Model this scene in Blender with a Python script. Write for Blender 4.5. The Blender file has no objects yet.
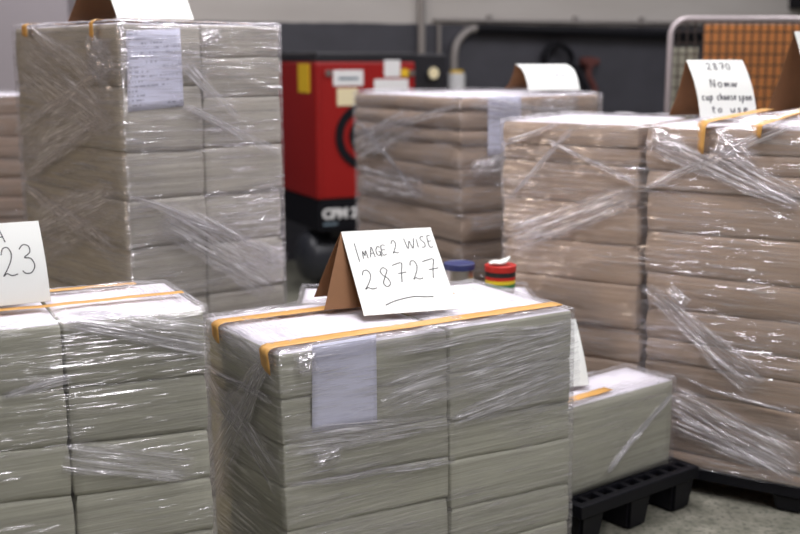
import bpy, bmesh, math, random
from mathutils import Vector, Matrix, noise as mnoise

random.seed(11)
S = bpy.context.scene
C = S.collection

# ------------------------------------------------------------------ camera
FPX, HY, CAM_H = 1100.0, 60.0, 1.75
PITCH = math.atan((267 - HY) / FPX)
CAM = Vector((0, 0, CAM_H))
cp, sp = math.cos(PITCH), math.sin(PITCH)


def ray(x, y):
    a = (x - 400) / FPX
    b = -(y - 267) / FPX
    return Vector((a, cp + b * sp, -sp + b * cp))


def proj(p):
    d = Vector(p) - CAM
    w = d.y * cp - d.z * sp
    v = d.y * sp + d.z * cp
    return 400 + FPX * d.x / w, 267 - FPX * v / w


def at_y(x, y, Y):
    d = ray(x, y)
    return CAM + d * (Y / d.y)


def at_z(x, y, z):
    d = ray(x, y)
    return CAM + d * ((z - CAM_H) / d.z)


def solve_len(p, d, tx, lo=0.02, hi=4.0):
    """length along direction d from p at which the pixel column tx is met"""
    s = 1 if proj(p + d * hi)[0] > proj(p + d * lo)[0] else -1
    for _ in range(50):
        m = (lo + hi) / 2
        if (proj(p + d * m)[0] - tx) * s < 0:
            lo = m
        else:
            hi = m
    return (lo + hi) / 2


cam_d = bpy.data.cameras.new('camera')
cam = bpy.data.objects.new('camera', cam_d)
C.objects.link(cam)
S.camera = cam
cam.location = CAM
cam.rotation_euler = (math.pi / 2 - PITCH, 0, 0)
cam_d.sensor_width = 36
cam_d.lens = 36 * FPX / 800
cam_d.dof.use_dof = True
cam_d.dof.focus_distance = 3.25
cam_d.dof.aperture_fstop = 1.75
cam_d.dof.aperture_blades = 0

# ------------------------------------------------------------------ nodes
class NT:
    def __init__(s, name):
        s.m = bpy.data.materials.new(name)
        s.m.use_nodes = True
        s.t = s.m.node_tree
        s.t.nodes.clear()
        s.out = s.n('ShaderNodeOutputMaterial')

    def n(s, ty, **k):
        nd = s.t.nodes.new(ty)
        for a, b in k.items():
            if a in nd.inputs.keys():
                nd.inputs[a].default_value = b
            else:
                setattr(nd, a, b)
        return nd

    def l(s, a, b):
        s.t.links.new(a, b)

    def coord(s, kind='Object', scale=(1, 1, 1), rot=(0, 0, 0), loc=(0, 0, 0)):
        c = s.n('ShaderNodeTexCoord')
        mp = s.n('ShaderNodeMapping')
        mp.inputs['Scale'].default_value = scale
        mp.inputs['Rotation'].default_value = rot
        mp.inputs['Location'].default_value = loc
        s.l(c.outputs[kind], mp.inputs['Vector'])
        return mp.outputs['Vector']

    def noise(s, vec, scale=1.0, detail=2.0, rough=0.5):
        nd = s.n('ShaderNodeTexNoise')
        nd.inputs['Scale'].default_value = scale
        nd.inputs['Detail'].default_value = detail
        nd.inputs['Roughness'].default_value = rough
        s.l(vec, nd.inputs['Vector'])
        return nd.outputs['Fac']

    def ramp(s, fac, stops):
        r = s.n('ShaderNodeValToRGB')
        el = r.color_ramp.elements
        while len(el) < len(stops):
            el.new(0.5)
        for e, (p, c) in zip(el, stops):
            e.position = p
            e.color = (c, c, c, 1) if isinstance(c, (int, float)) else (*c, 1)
        s.l(fac, r.inputs['Fac'])
        return r.outputs['Color']

    def math(s, op, a, b=None):
        nd = s.n('ShaderNodeMath', operation=op)
        for i, v in enumerate((a, b)):
            if v is None:
                continue
            if isinstance(v, (int, float)):
                nd.inputs[i].default_value = v
            else:
                s.l(v, nd.inputs[i])
        return nd.outputs[0]

    def mixc(s, fac, a, b, mode='MIX'):
        nd = s.n('ShaderNodeMix', data_type='RGBA', blend_type=mode)
        for i, v in ((0, fac), (6, a), (7, b)):
            if isinstance(v, (int, float)):
                nd.inputs[i].default_value = v
            elif isinstance(v, tuple):
                nd.inputs[i].default_value = (*v, 1)
            else:
                s.l(v, nd.inputs[i])
        return nd.outputs[2]

    def bump(s, h, strength=1.0, dist=0.01):
        b = s.n('ShaderNodeBump')
        b.inputs['Strength'].default_value = strength
        b.inputs['Distance'].default_value = dist
        s.l(h, b.inputs['Height'])
        return b.outputs['Normal']

    def pbr(s, col, rough=0.6, metal=0.0, normal=None, spec=0.5):
        p = s.n('ShaderNodeBsdfPrincipled')
        if isinstance(col, tuple):
            p.inputs['Base Color'].default_value = (*col, 1)
        else:
            s.l(col, p.inputs['Base Color'])
        if isinstance(rough, (int, float)):
            p.inputs['Roughness'].default_value = rough
        else:
            s.l(rough, p.inputs['Roughness'])
        p.inputs['Metallic'].default_value = metal
        p.inputs['Specular IOR Level'].default_value = spec
        if normal is not None:
            s.l(normal, p.inputs['Normal'])
        return p.outputs[0]

    def done(s, sh):
        s.l(sh, s.out.inputs['Surface'])
        return s.m


def srgb(r, g, b):
    f = lambda v: ((v / 255 + 0.055) / 1.055) ** 2.4 if v > 10 else v / 255 / 12.92
    return (f(r), f(g), f(b))


def mul(c, k):
    return tuple(min(1, v * k) for v in c)


def plain(name, col, rough=0.6, metal=0.0, var=0.08, scale=20, spec=0.5):
    t = NT(name)
    f = t.noise(t.coord('Object'), scale, 3)
    c = t.mixc(f, mul(col, 1 - var), mul(col, 1 + var))
    b = t.bump(f, 0.15, 0.002)
    return t.done(t.pbr(c, rough, metal, b, spec))


def paper_edge(name, col):
    """cut edge of a pile of sheets: fine horizontal layers"""
    t = NT(name)
    fine = t.noise(t.coord('Object', (2.5, 2.5, 330)), 1, 3, 0.6)
    band = t.noise(t.coord('Object', (0.9, 0.9, 45)), 1, 2, 0.55)
    blot = t.noise(t.coord('Object', (2, 2, 5)), 1, 2)
    c = t.mixc(t.ramp(fine, [(0.28, 0), (0.72, 1)]), mul(col, 0.78), mul(col, 1.16))
    c = t.mixc(t.ramp(band, [(0.3, 0.78), (0.7, 1.15)]), (0, 0, 0), c, 'MIX') if False else t.mixc(0.75, c, t.ramp(band, [(0.3, 0.72), (0.65, 1.0)]), 'MULTIPLY')
    c = t.mixc(0.5, c, t.ramp(blot, [(0.3, 0.8), (0.7, 1.0)]), 'MULTIPLY')
    oi = t.n('ShaderNodeObjectInfo')
    rnd = t.ramp(oi.outputs['Random'], [(0, 0.86), (1, 1.0)])
    c = t.mixc(1.0, c, rnd, 'MULTIPLY')
    h = t.math('ADD', t.math('MULTIPLY', fine, 0.4), band)
    return t.done(t.pbr(c, 0.75, 0, t.bump(h, 0.5, 0.004), 0.25))


M = {}
M['edge_green'] = paper_edge('paper_edge_grey_green', srgb(187, 186, 169))
M['edge_grey'] = paper_edge('paper_edge_grey', srgb(188, 182, 171))
M['edge_tan'] = paper_edge('paper_edge_tan', srgb(178, 156, 137))
M['edge_brown'] = paper_edge('paper_edge_brown', srgb(165, 145, 132))
M['paper_top'] = plain('white_sheet', srgb(228, 224, 232), 0.55, 0, 0.03, 6)
M['card_white'] = plain('white_card', srgb(222, 224, 220), 0.6, 0, 0.015, 8)
M['card_brown'] = plain('brown_card', srgb(116, 78, 45), 0.75, 0, 0.1, 30)
M['ink'] = plain('marker_ink', (0.012, 0.012, 0.014), 0.5, 0, 0.05)
M['ink_grey'] = plain('pencil_ink', (0.10, 0.10, 0.11), 0.6, 0, 0.05)
M['ink_pale'] = plain('faint_ink', (0.42, 0.42, 0.44), 0.6, 0, 0.05)
M['tape'] = plain('tan_tape', srgb(206, 156, 84), 0.45, 0, 0.12, 40)
M['red'] = plain('red_paint', srgb(146, 18, 16), 0.42, 0, 0.06, 4)
M['black'] = plain('black_plastic', (0.006, 0.006, 0.009), 0.5, 0, 0.3, 30, 0.22)
M['black_metal'] = plain('black_steel', (0.018, 0.018, 0.022), 0.4, 0, 0.2, 8)
M['tank'] = plain('dark_tank_paint', (0.03, 0.032, 0.04), 0.35, 0, 0.15, 5)
M['yellow'] = plain('yellow_sticker', srgb(225, 185, 40), 0.5, 0, 0.05)
M['sticker'] = plain('white_sticker', srgb(225, 225, 225), 0.5, 0, 0.04)
M['cream'] = plain('cream_sticker', srgb(226, 214, 176), 0.5, 0, 0.04)
M['print_grey'] = plain('grey_print', srgb(110, 128, 140), 0.6)
M['steel'] = plain('bright_tin', srgb(196, 190, 184), 0.28, 0.9, 0.05, 12)
M['pipe'] = plain('grey_conduit', srgb(150, 145, 142), 0.45, 0.3, 0.08, 12)
M['cage'] = plain('zinc_tube', srgb(178, 168, 170), 0.4, 0.3, 0.06, 12)
M['wire'] = plain('dark_wire', srgb(74, 64, 60), 0.45, 0.4, 0.1, 20)
M['orange'] = plain('orange_board', srgb(214, 140, 80), 0.6, 0, 0.08, 5)
M['green_grey'] = plain('pale_board', srgb(150, 150, 135), 0.6, 0, 0.05, 5)
M['navy'] = plain('navy_lid', srgb(52, 58, 104), 0.4, 0, 0.06)
M['lid_red'] = plain('red_lid', srgb(190, 44, 38), 0.4, 0, 0.06)
M['stripe_red'] = plain('red_band', srgb(196, 40, 32), 0.45)
M['stripe_orange'] = plain('orange_band', srgb(226, 120, 40), 0.45)
M['stripe_yellow'] = plain('yellow_band', srgb(232, 205, 50), 0.45)
M['stripe_green'] = plain('green_band', srgb(40, 120, 60), 0.45)
M['label_black'] = plain('black_print', (0.02, 0.02, 0.022), 0.5)
M['copper_red'] = plain('red_fitting', srgb(96, 52, 48), 0.6, 0, 0.1)


def note_mat(lines):
    """office print-out: faint rows of words"""
    t = NT('printed_sheet' if lines else 'blank_sheet')
    c = t.coord('UV')
    sx = t.n('ShaderNodeSeparateXYZ')
    t.l(c, sx.inputs[0])
    row = t.math('MULTIPLY', sx.outputs[1], 17)
    fr = t.math('FRACT', row)
    fl = t.math('FLOOR', row)
    on = t.math('LESS_THAN', fr, 0.42)
    cv = t.n('ShaderNodeCombineXYZ')
    t.l(t.math('MULTIPLY', sx.outputs[0], 26), cv.inputs[0])
    t.l(t.math('MULTIPLY', fl, 7.3), cv.inputs[1])
    wd = t.math('GREATER_THAN', t.noise(cv.outputs[0], 1, 1), 0.5)
    cv2 = t.n('ShaderNodeCombineXYZ')
    t.l(t.math('MULTIPLY', sx.outputs[0], 1.6), cv2.inputs[0])
    t.l(t.math('MULTIPLY', fl, 3.1), cv2.inputs[1])
    ln = t.math('GREATER_THAN', t.noise(cv2.outputs[0], 1, 1), 0.53)
    k = t.math('MULTIPLY', t.math('MULTIPLY', on, wd), ln)
    k = t.math('MULTIPLY', k, 0.65 if lines else 0.0)
    col = t.mixc(k, srgb(205, 206, 224), srgb(110, 112, 130))
    f = t.noise(t.coord('Object', (3, 3, 8)), 2, 2)
    return t.done(t.pbr(col, 0.6, 0, t.bump(f, 0.3, 0.01)))


M['note_print'] = note_mat(True)
M['note_plain'] = note_mat(False)


def film_mat(name, ang=-0.3, ang2=0.6, haze=0.10, gl=0.05, peak=0.4, dense=False, seed=0.0, cover=0.5):
    """clear stretch film: see-through sheet with stretched wrinkles and cloudy overlaps"""
    t = NT(name)
    off = (seed, seed * 1.7, 0)

    def stretched(a, sx, sy, o=off, detail=2.0, rough=0.55):
        return t.noise(t.coord('UV', (sx, sy, 1), (0, 0, a), o), 1, detail, rough)

    n1 = stretched(ang, 3.5, 70, detail=2.5)
    n2 = stretched(ang2, 3.0, 55)
    fine = stretched(ang, 7, 190, (seed + 3, 1, 0), 1.5)
    fine2 = stretched(ang2, 8, 150, (seed + 9, 1, 0), 1.5)
    zone = stretched(ang, 2.0, 4.5, off, 2.5, 0.6)
    zone2 = stretched(ang2, 2.4, 4.5, (seed + 4, 2, 0), 2.5, 0.6)
    z1 = t.ramp(zone, [(cover - 0.10, 0), (cover + 0.12, 1)])
    z2 = t.ramp(zone2, [(cover - 0.04, 0), (cover + 0.16, 1)])
    soft = stretched(ang, 5, 12)
    at = t.n('ShaderNodeAttribute', attribute_name='fade')
    fade = at.outputs['Fac']
    h = t.math('ADD', t.math('MULTIPLY', n1, t.math('ADD', z1, 0.25)), t.math('MULTIPLY', n2, t.math('ADD', t.math('MULTIPLY', z2, 0.9), 0.1)))
    h = t.math('ADD', h, t.math('MULTIPLY', soft, 1.3))
    h = t.math('ADD', h, t.math('MULTIPLY', t.math('MULTIPLY', fine, t.math('MAXIMUM', z1, z2)), 0.30))
    nrm = t.bump(h, 1.0, 0.010 if not dense else 0.013)
    crest = t.ramp(n1, [(0.5, 0), (0.70, 1)])
    crest2 = t.ramp(n2, [(0.5, 0), (0.70, 1)])
    lines = t.ramp(fine, [(0.56, 0), (0.68, 1)])
    lines2 = t.ramp(fine2, [(0.58, 0), (0.70, 1)])
    cr = t.math('MAXIMUM', t.math('MULTIPLY', crest, z1), t.math('MULTIPLY', crest2, z2))
    ln = t.math('MAXIMUM', t.math('MULTIPLY', lines, t.math('ADD', t.math('MULTIPLY', z1, 0.85), 0.15)), t.math('MULTIPLY', lines2, z2))
    tr = t.n('ShaderNodeBsdfTransparent')
    tr.inputs['Color'].default_value = (0.985, 0.985, 0.99, 1)
    go = t.n('ShaderNodeBsdfGlossy')
    go.inputs['Color'].default_value = (0.97, 0.95, 1.0, 1)
    go.inputs['Roughness'].default_value = 0.17
    t.l(nrm, go.inputs['Normal'])
    fg = t.math('ADD', t.math('ADD', t.math('MULTIPLY', cr, peak), t.math('MULTIPLY', ln, peak * 0.8)), gl)
    m1 = t.n('ShaderNodeMixShader')
    t.l(t.math('MULTIPLY', fg, fade), m1.inputs[0])
    t.l(tr.outputs[0], m1.inputs[1])
    t.l(go.outputs[0], m1.inputs[2])
    df = t.n('ShaderNodeBsdfDiffuse')
    df.inputs['Color'].default_value = (0.88, 0.86, 0.89, 1)
    t.l(nrm, df.inputs['Normal'])
    tl = t.n('ShaderNodeBsdfTranslucent')
    tl.inputs['Color'].default_value = (0.88, 0.86, 0.89, 1)
    m0 = t.n('ShaderNodeMixShader')
    m0.inputs[0].default_value = 0.4
    t.l(df.outputs[0], m0.inputs[1])
    t.l(tl.outputs[0], m0.inputs[2])
    m2 = t.n('ShaderNodeMixShader')
    cloud = t.math('ADD', t.math('MULTIPLY', t.math('MAXIMUM', z1, z2), haze * 0.6), t.math('MULTIPLY', cr, haze * 1.5))
    cloud = t.math('ADD', cloud, t.math('MULTIPLY', ln, haze * 2.6))  # diffuse white along fine wrinkles: whitened film, also painted stand-in for glints
    cloud = t.math('ADD', cloud, haze * 0.25)
    t.l(t.math('MULTIPLY', cloud, fade), m2.inputs[0])
    t.l(m1.outputs[0], m2.inputs[1])
    t.l(m0.outputs[0], m2.inputs[2])
    return t.done(m2.outputs[0])


# ------------------------------------------------------------------ mesh helpers
def obj(name, bm, mats, parent=None, smooth=False, loc=None, rot=None):
    me = bpy.data.meshes.new(name)
    bm.normal_update()
    bm.to_mesh(me)
    bm.free()
    for m in (mats if isinstance(mats, (list, tuple)) else [mats]):
        me.materials.append(m)
    if smooth:
        for p in me.polygons:
            p.use_smooth = True
    o = bpy.data.objects.new(name, me)
    C.objects.link(o)
    if parent is not None:
        o.parent = parent
    if loc is not None:
        o.location = loc
    if rot is not None:
        o.rotation_euler = rot
    return o


def tag(o, label, cat, group=None):
    o['label'] = label
    o['category'] = cat
    if group:
        o['group'] = group
    return o


def thing(name, label, cat, loc=(0, 0, 0), rz=0.0, group=None):
    o = bpy.data.objects.new(name, None)
    o.empty_display_size = 0.1
    C.objects.link(o)
    o.location = loc
    o.rotation_euler = (0, 0, rz)
    return tag(o, label, cat, group)


def struct(o):
    o['kind'] = 'structure'
    return o


def box(bm, x0, x1, y0, y1, z0, z1, bev=0.0, mi=0):
    vs = [bm.verts.new((x, y, z)) for z in (z0, z1) for y in (y0, y1) for x in (x0, x1)]
    fs = []
    for ids in ((0, 2, 3, 1), (4, 5, 7, 6), (0, 1, 5, 4), (2, 6, 7, 3), (0, 4, 6, 2), (1, 3, 7, 5)):
        f = bm.faces.new([vs[i] for i in ids])
        f.material_index = mi
        fs.append(f)
    if bev > 0:
        es = list({e for f in fs for e in f.edges})
        r = bmesh.ops.bevel(bm, geom=es, offset=bev, segments=2, affect='EDGES', profile=0.5)
        for f in r['faces']:
            f.material_index = mi
    return bm


def tube(bm, pts, r, seg=10, caps=True):
    pts = [Vector(p) for p in pts]
    rings = []
    up = Vector((0, 0, 1))
    prev = None
    for i, p in enumerate(pts):
        d = (pts[min(i + 1, len(pts) - 1)] - pts[max(i - 1, 0)]).normalized()
        if prev is None:
            a = d.cross(up)
            if a.length < 0.1:
                a = d.cross(Vector((1, 0, 0)))
        else:
            a = prev - d * prev.dot(d)
        a.normalize()
        prev = a
        b = d.cross(a)
        rings.append([bm.verts.new(p + (a * math.cos(k / seg * 2 * math.pi) + b * math.sin(k / seg * 2 * math.pi)) * r) for k in range(seg)])
    for i in range(len(rings) - 1):
        for k in range(seg):
            bm.faces.new((rings[i][k], rings[i][(k + 1) % seg], rings[i + 1][(k + 1) % seg], rings[i + 1][k]))
    if caps:
        bm.faces.new(rings[0][::-1])
        bm.faces.new(rings[-1])
    return bm


def lathe(bm, prof, seg=36, mats=None):
    """prof: list of (r, z); closes at r = 0"""
    rings = []
    for r, z in prof:
        if r < 1e-6:
            rings.append([bm.verts.new((0, 0, z))])
        else:
            rings.append([bm.verts.new((r * math.cos(k / seg * 2 * math.pi), r * math.sin(k / seg * 2 * math.pi), z)) for k in range(seg)])
    for i in range(len(rings) - 1):
        a, b = rings[i], rings[i + 1]
        for k in range(seg):
            k2 = (k + 1) % seg
            if len(a) == 1 and len(b) == 1:
                continue
            if len(a) == 1:
                f = bm.faces.new((a[0], b[k2], b[k]))
            elif len(b) == 1:
                f = bm.faces.new((a[k], a[k2], b[0]))
            else:
                f = bm.faces.new((a[k], a[k2], b[k2], b[k]))
            if mats:
                f.material_index = mats[i]
    return bm


def catmull(pts, n=6):
    pts = [Vector(p) for p in pts]
    if len(pts) < 3:
        return pts
    out = []
    P = [pts[0]] + pts + [pts[-1]]
    for i in range(1, len(P) - 2):
        for k in range(n):
            t = k / n
            p0, p1, p2, p3 = P[i - 1], P[i], P[i + 1], P[i + 2]
            out.append(0.5 * ((2 * p1) + (p2 - p0) * t + (2 * p0 - 5 * p1 + 4 * p2 - p3) * t * t + (3 * p1 - p0 - 3 * p2 + p3) * t ** 3))
    out.append(pts[-1])
    return out


def nz(x, y=0.0, z=0.0):
    return mnoise.noise(Vector((x, y, z)))


# ------------------------------------------------------------------ paper load
class Load:
    """a pallet load of paper bundles: front face is local -y, left face local -x"""

    def __init__(s, name, label, corner, yaw, W, D, base, top, right_corner=False, lean=(0, 0)):
        u = Vector((math.cos(yaw), math.sin(yaw), 0))
        n = Vector((-math.sin(yaw), math.cos(yaw), 0))
        c0 = Vector((corner.x, corner.y, 0))
        if right_corner:
            c0 = c0 - u * W
        ctr = c0 + u * W / 2 + n * D / 2
        s.W, s.D, s.base, s.top, s.yaw = W, D, base, top, yaw
        s.lean = lean
        s.right = right_corner
        s.root = thing(name, label, 'paper stack', (ctr.x, ctr.y, 0), yaw, 'shrink-wrapped paper loads')
        s.mw = Matrix.Translation((ctr.x, ctr.y, 0)) @ Matrix.Rotation(yaw, 4, 'Z')
        s.inv = s.mw.inverted()

    def loc_ray(s, px, py):
        d = s.inv.to_3x3() @ ray(px, py)
        return s.inv @ CAM, d

    def F(s, px, py):
        o, d = s.loc_ray(px, py)
        t = (-s.D / 2 - o.y) / d.y
        p = o + d * t
        k = (p.z - s.base) / max(0.01, s.top - s.base)
        return p.x + s.W / 2 - s.lean[0] * k, p.z

    def L(s, px, py):
        o, d = s.loc_ray(px, py)
        t = (-s.W / 2 - o.x) / d.x
        p = o + d * t
        return p.y + s.D / 2, p.z

    def T(s, px, py):
        o, d = s.loc_ray(px, py)
        p = o + d * ((s.top - o.z) / d.z)
        return p.x, p.y

    def on(s, face, a, z, out):
        k = (z - s.base) / max(0.01, s.top - s.base)
        lx, ly = s.lean[0] * k, s.lean[1] * k
        if face == 'F':
            return Vector((-s.W / 2 + a + lx, -s.D / 2 - out + ly, z))
        if face == 'L':
            return Vector((-s.W / 2 - out + lx, -s.D / 2 + a + ly, z))
        if face == 'R':
            return Vector((s.W / 2 + out + lx, -s.D / 2 + a + ly, z))

    # bundles -----------------------------------------------------------
    def bundles(s, cols, rows, mat, gap=0.0035, wav=0.004, bulge=0.0045, tilt=(0, 0)):
        """cols: x cuts from 0..W; rows: per column list of z cuts, top first"""
        for ci in range(len(cols) - 1):
            xa = -s.W / 2 + cols[ci] + (gap if ci else 0)
            xb = -s.W / 2 + cols[ci + 1] - (gap if ci < len(cols) - 2 else 0)
            zs = list(rows[ci])
            hh = (zs[0] - zs[-1]) / (len(zs) - 1) if len(zs) > 1 else 0
            while zs[-1] - hh * 1.4 > s.base and hh > 0.03:
                zs.append(zs[-1] - hh * random.uniform(0.9, 1.1))
            zs.append(s.base)
            fields = []
            for k, z in enumerate(zs):
                ta, tb = random.uniform(-1, 1) * 0.012, random.uniform(-1, 1) * 0.012
                if k == 0 or k == len(zs) - 1:
                    ta = tb = 0
                else:
                    ta, tb = ta + tilt[0], tb + tilt[1]
                    z -= tilt[0] * (-s.W / 2 + (cols[ci] + (0.01 if s.right is False else cols[ci + 1] - cols[ci]))) + tilt[1] * (-s.D / 2)
                ph = random.uniform(0, 50)
                w = wav if 0 < k < len(zs) - 1 else 0.0015 * (k == 0)
                fields.append((z, ta, tb, ph, w))

            def fz(fd, x, y, top):
                z, ta, tb, ph, w = fd
                v = z + ta * x + tb * y + w * 1.6 * nz(x * 3 + ph, y * 3, ph) + w * 0.5 * nz(x * 11 + ph, y * 11, 3)
                if top:
                    ex = min(x - xa, xb - x) / 0.05
                    ey = min(y + s.D / 2, s.D / 2 - y) / 0.05
                    e = max(0, 1 - max(0, min(ex, ey)))
                    v -= 0.006 * e * e
                return v

            for k in range(len(zs) - 1):
                s.bundle(xa, xb, fields[k + 1], fields[k], fz, k == 0, mat, bulge)

    def bundle(s, xa, xb, fb, ft, fz, first, mat, bulge):
        bm = bmesh.new()
        ya, yb = -s.D / 2, s.D / 2
        dx, dy = random.uniform(-1, 1) * bulge * 0.5, random.uniform(-1, 1) * bulge * 0.5
        ta = random.uniform(-1, 1) * 0.6
        ins = random.uniform(0.0, bulge * 0.6)
        xa, xb, ya, yb = xa + ins, xb - ins * 0.5, ya + ins, yb - ins
        nx, ny = 14, 12
        c = 0.004
        pts = []
        for i in range(nx + 1):
            pts.append((xa + c + (xb - xa - 2 * c) * i / nx, ya, 0, -1))
        for i in range(ny + 1):
            pts.append((xb, ya + c + (yb - ya - 2 * c) * i / ny, 1, 0))
        for i in range(nx + 1):
            pts.append((xb - c - (xb - xa - 2 * c) * i / nx, yb, 0, 1))
        for i in range(ny + 1):
            pts.append((xa, yb - c - (yb - ya - 2 * c) * i / ny, -1, 0))
        N = len(pts)
        K = 12
        ph = random.uniform(0, 99)
        g = 0.0022
        rings = []
        p1, p2 = random.uniform(-1, 1), random.uniform(0.3, 1)
        for j in range(K + 1):
            t = j / K
            o0 = bulge * (p2 * (math.sin(math.pi * t) - 0.6) * 0.8 + p1 * (t - 0.5) * 0.9)
            # the sheets nearest a seam are pulled in a little
            o0 -= 0.0020 * (max(0, 1 - t * 9) + max(0, 1 - (1 - t) * 9))
            ring = []
            for (x, y, ox, oy) in pts:
                o = o0 + bulge * 0.25 * nz(x * 5 + ph, y * 5, t * 2.2 + ph) + 0.0012 * nz(ph, t * 40, x + y)
                zb = fz(fb, x, y, False) + g
                zt = fz(ft, x, y, first) - g * (0 if first else 0.4)
                z = zb + (zt - zb) * t
                kk = (z - s.base) / max(0.01, s.top - s.base)
                ring.append(bm.verts.new((x + ox * o + dx + s.lean[0] * kk, y + oy * o + dy + s.lean[1] * kk, z)))
            rings.append(ring)
        for j in range(K):
            for i in range(N):
                bm.faces.new((rings[j][i], rings[j][(i + 1) % N], rings[j + 1][(i + 1) % N], rings[j + 1][i]))
        f = bm.faces.new(rings[0][::-1])
        prev = rings[K]
        for q in (0.85, 0.5):
            cx, cy = (xa + xb) / 2, (ya + yb) / 2
            nr = []
            for i, (x, y, ox, oy) in enumerate(pts):
                X, Y = cx + (x - cx) * q, cy + (y - cy) * q
                nr.append(bm.verts.new((X + dx + s.lean[0], Y + dy + s.lean[1], fz(ft, X, Y, first) - (0 if first else g * 0.4))))
            for i in range(N):
                f = bm.faces.new((prev[i], prev[(i + 1) % N], nr[(i + 1) % N], nr[i]))
                f.material_index = 1 if first else 0
            prev = nr
        f = bm.faces.new(prev)
        f.material_index = 1 if first else 0
        obj('paper_bundle', bm, [mat, M['paper_top']], s.root, smooth=True)

    # film --------------------------------------------------------------
    def wrap(s, mats, bands=(), crumples=(), cap=0.13, off=0.0095, amp=0.0028, diag=0.4, bottom=None, topfilm=True, tent=None):
        bm = bmesh.new()
        uv = bm.loops.layers.uv.new('UVMap')
        fd = bm.verts.layers.float_color.new('fade')
        s.fd = fd
        W, D = s.W + 2 * off, s.D + 2 * off
        per = []
        nx, ny = max(24, int(W / 0.022)), max(20, int(D / 0.022))
        r = 0.012
        def arc(cx, cy, a0):
            for k in range(1, 4):
                a = a0 + k / 4 * math.pi / 2
                per.append((cx + r * math.cos(a), cy + r * math.sin(a), math.cos(a), math.sin(a)))
        for i in range(nx + 1):
            per.append((-W / 2 + r + (W - 2 * r) * i / nx, -D / 2, 0, -1))
        arc(W / 2 - r, -D / 2 + r, -math.pi / 2)
        for i in range(ny + 1):
            per.append((W / 2, -D / 2 + r + (D - 2 * r) * i / ny, 1, 0))
        arc(W / 2 - r, D / 2 - r, 0)
        for i in range(nx + 1):
            per.append((W / 2 - r - (W - 2 * r) * i / nx, D / 2, 0, 1))
        arc(-W / 2 + r, D / 2 - r, math.pi / 2)
        for i in range(ny + 1):
            per.append((-W / 2, D / 2 - r - (D - 2 * r) * i / ny, -1, 0))
        arc(-W / 2 + r, -D / 2 + r, math.pi)
        N = len(per)
        ss = [0.0]
        for i in range(N):
            a, b = per[i], per[(i + 1) % N]
            ss.append(ss[-1] + math.hypot(a[0] - b[0], a[1] - b[1]))
        z0 = s.base - 0.03 if bottom is None else bottom
        nzv = max(12, int((s.top - z0) / 0.028))
        sd = hash_(s.root['label'])
        rows = []
        for j in range(nzv + 1):
            z = z0 + (s.top + 0.004 - z0) * j / nzv
            kk = (z - s.base) / (s.top - s.base)
            row = []
            for i, (x, y, ox, oy) in enumerate(per):
                q = ss[i] * math.cos(diag) + z * math.sin(diag)
                p = -ss[i] * math.sin(diag) + z * math.cos(diag)
                o = amp * (nz(ss[i] * 4 + sd, z * 6, sd) + 0.8 * nz(q * 3 + sd, p * 26, sd + 2)) + amp * 0.7
                zz = z + (0.008 * nz(ss[i] * 5, sd, 1) if j == 0 else 0)
                row.append((Vector((x + ox * o + s.lean[0] * kk, y + oy * o + s.lean[1] * kk, zz)), ss[i], z))
            rows.append(row)
        if topfilm:
            for q in (0.012, 0.03, 0.055, 0.08, 0.105, 0.13):
                row = []
                for i, (x, y, ox, oy) in enumerate(per):
                    ins = q / 0.13 * cap * (1 + 0.55 * nz(ss[i] * 3.2 + sd, 4, sd) + 0.25 * nz(ss[i] * 11 + sd, 8, sd))
                    hx, hy = max(0.0, 1 - 2 * ins / W), max(0.0, 1 - 2 * ins / D)
                    zz = s.top + 0.010 + 0.006 * nz(ss[i] * 9 + sd, q * 30, 5) + 0.005 * nz(ss[i] * 24, q * 60, sd) + 0.012 * max(0, nz(ss[i] * 5 + sd, q * 9, 2)) * math.sin(min(1, q / 0.1) * math.pi)
                    row.append((Vector((x * hx + s.lean[0], y * hy + s.lean[1], zz)), ss[i], s.top + ins))
                rows.append(row)
        V = [[bm.verts.new(p[0]) for p in row] for row in rows]
        for j, row in enumerate(V):
            f_ = 1.0 if j <= nzv + 3 else max(0.0, 1 - (j - nzv - 3) / 3)
            for v in row:
                v[fd] = (f_, f_, f_, 1)
        for j in range(len(rows) - 1):
            for i in range(N):
                i2 = (i + 1) % N
                f = bm.faces.new((V[j][i], V[j][i2], V[j + 1][i2], V[j + 1][i]))
                f.material_index = 0 if j < nzv else 1
                for lp, (jj, ii, su) in zip(f.loops, ((j, i, ss[i]), (j, i2, ss[i + 1]), (j + 1, i2, ss[i + 1]), (j + 1, i, ss[i]))):
                    lp[uv].uv = (su, rows[jj][ii][2])
        for b in bands:
            s.band(bm, uv, *b)
        for c in crumples:
            s.crumple(bm, uv, *c)
        if tent:
            s.tent(bm, uv, *tent)
        return obj('stretch_wrap', bm, mats, s.root, smooth=True)

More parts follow.
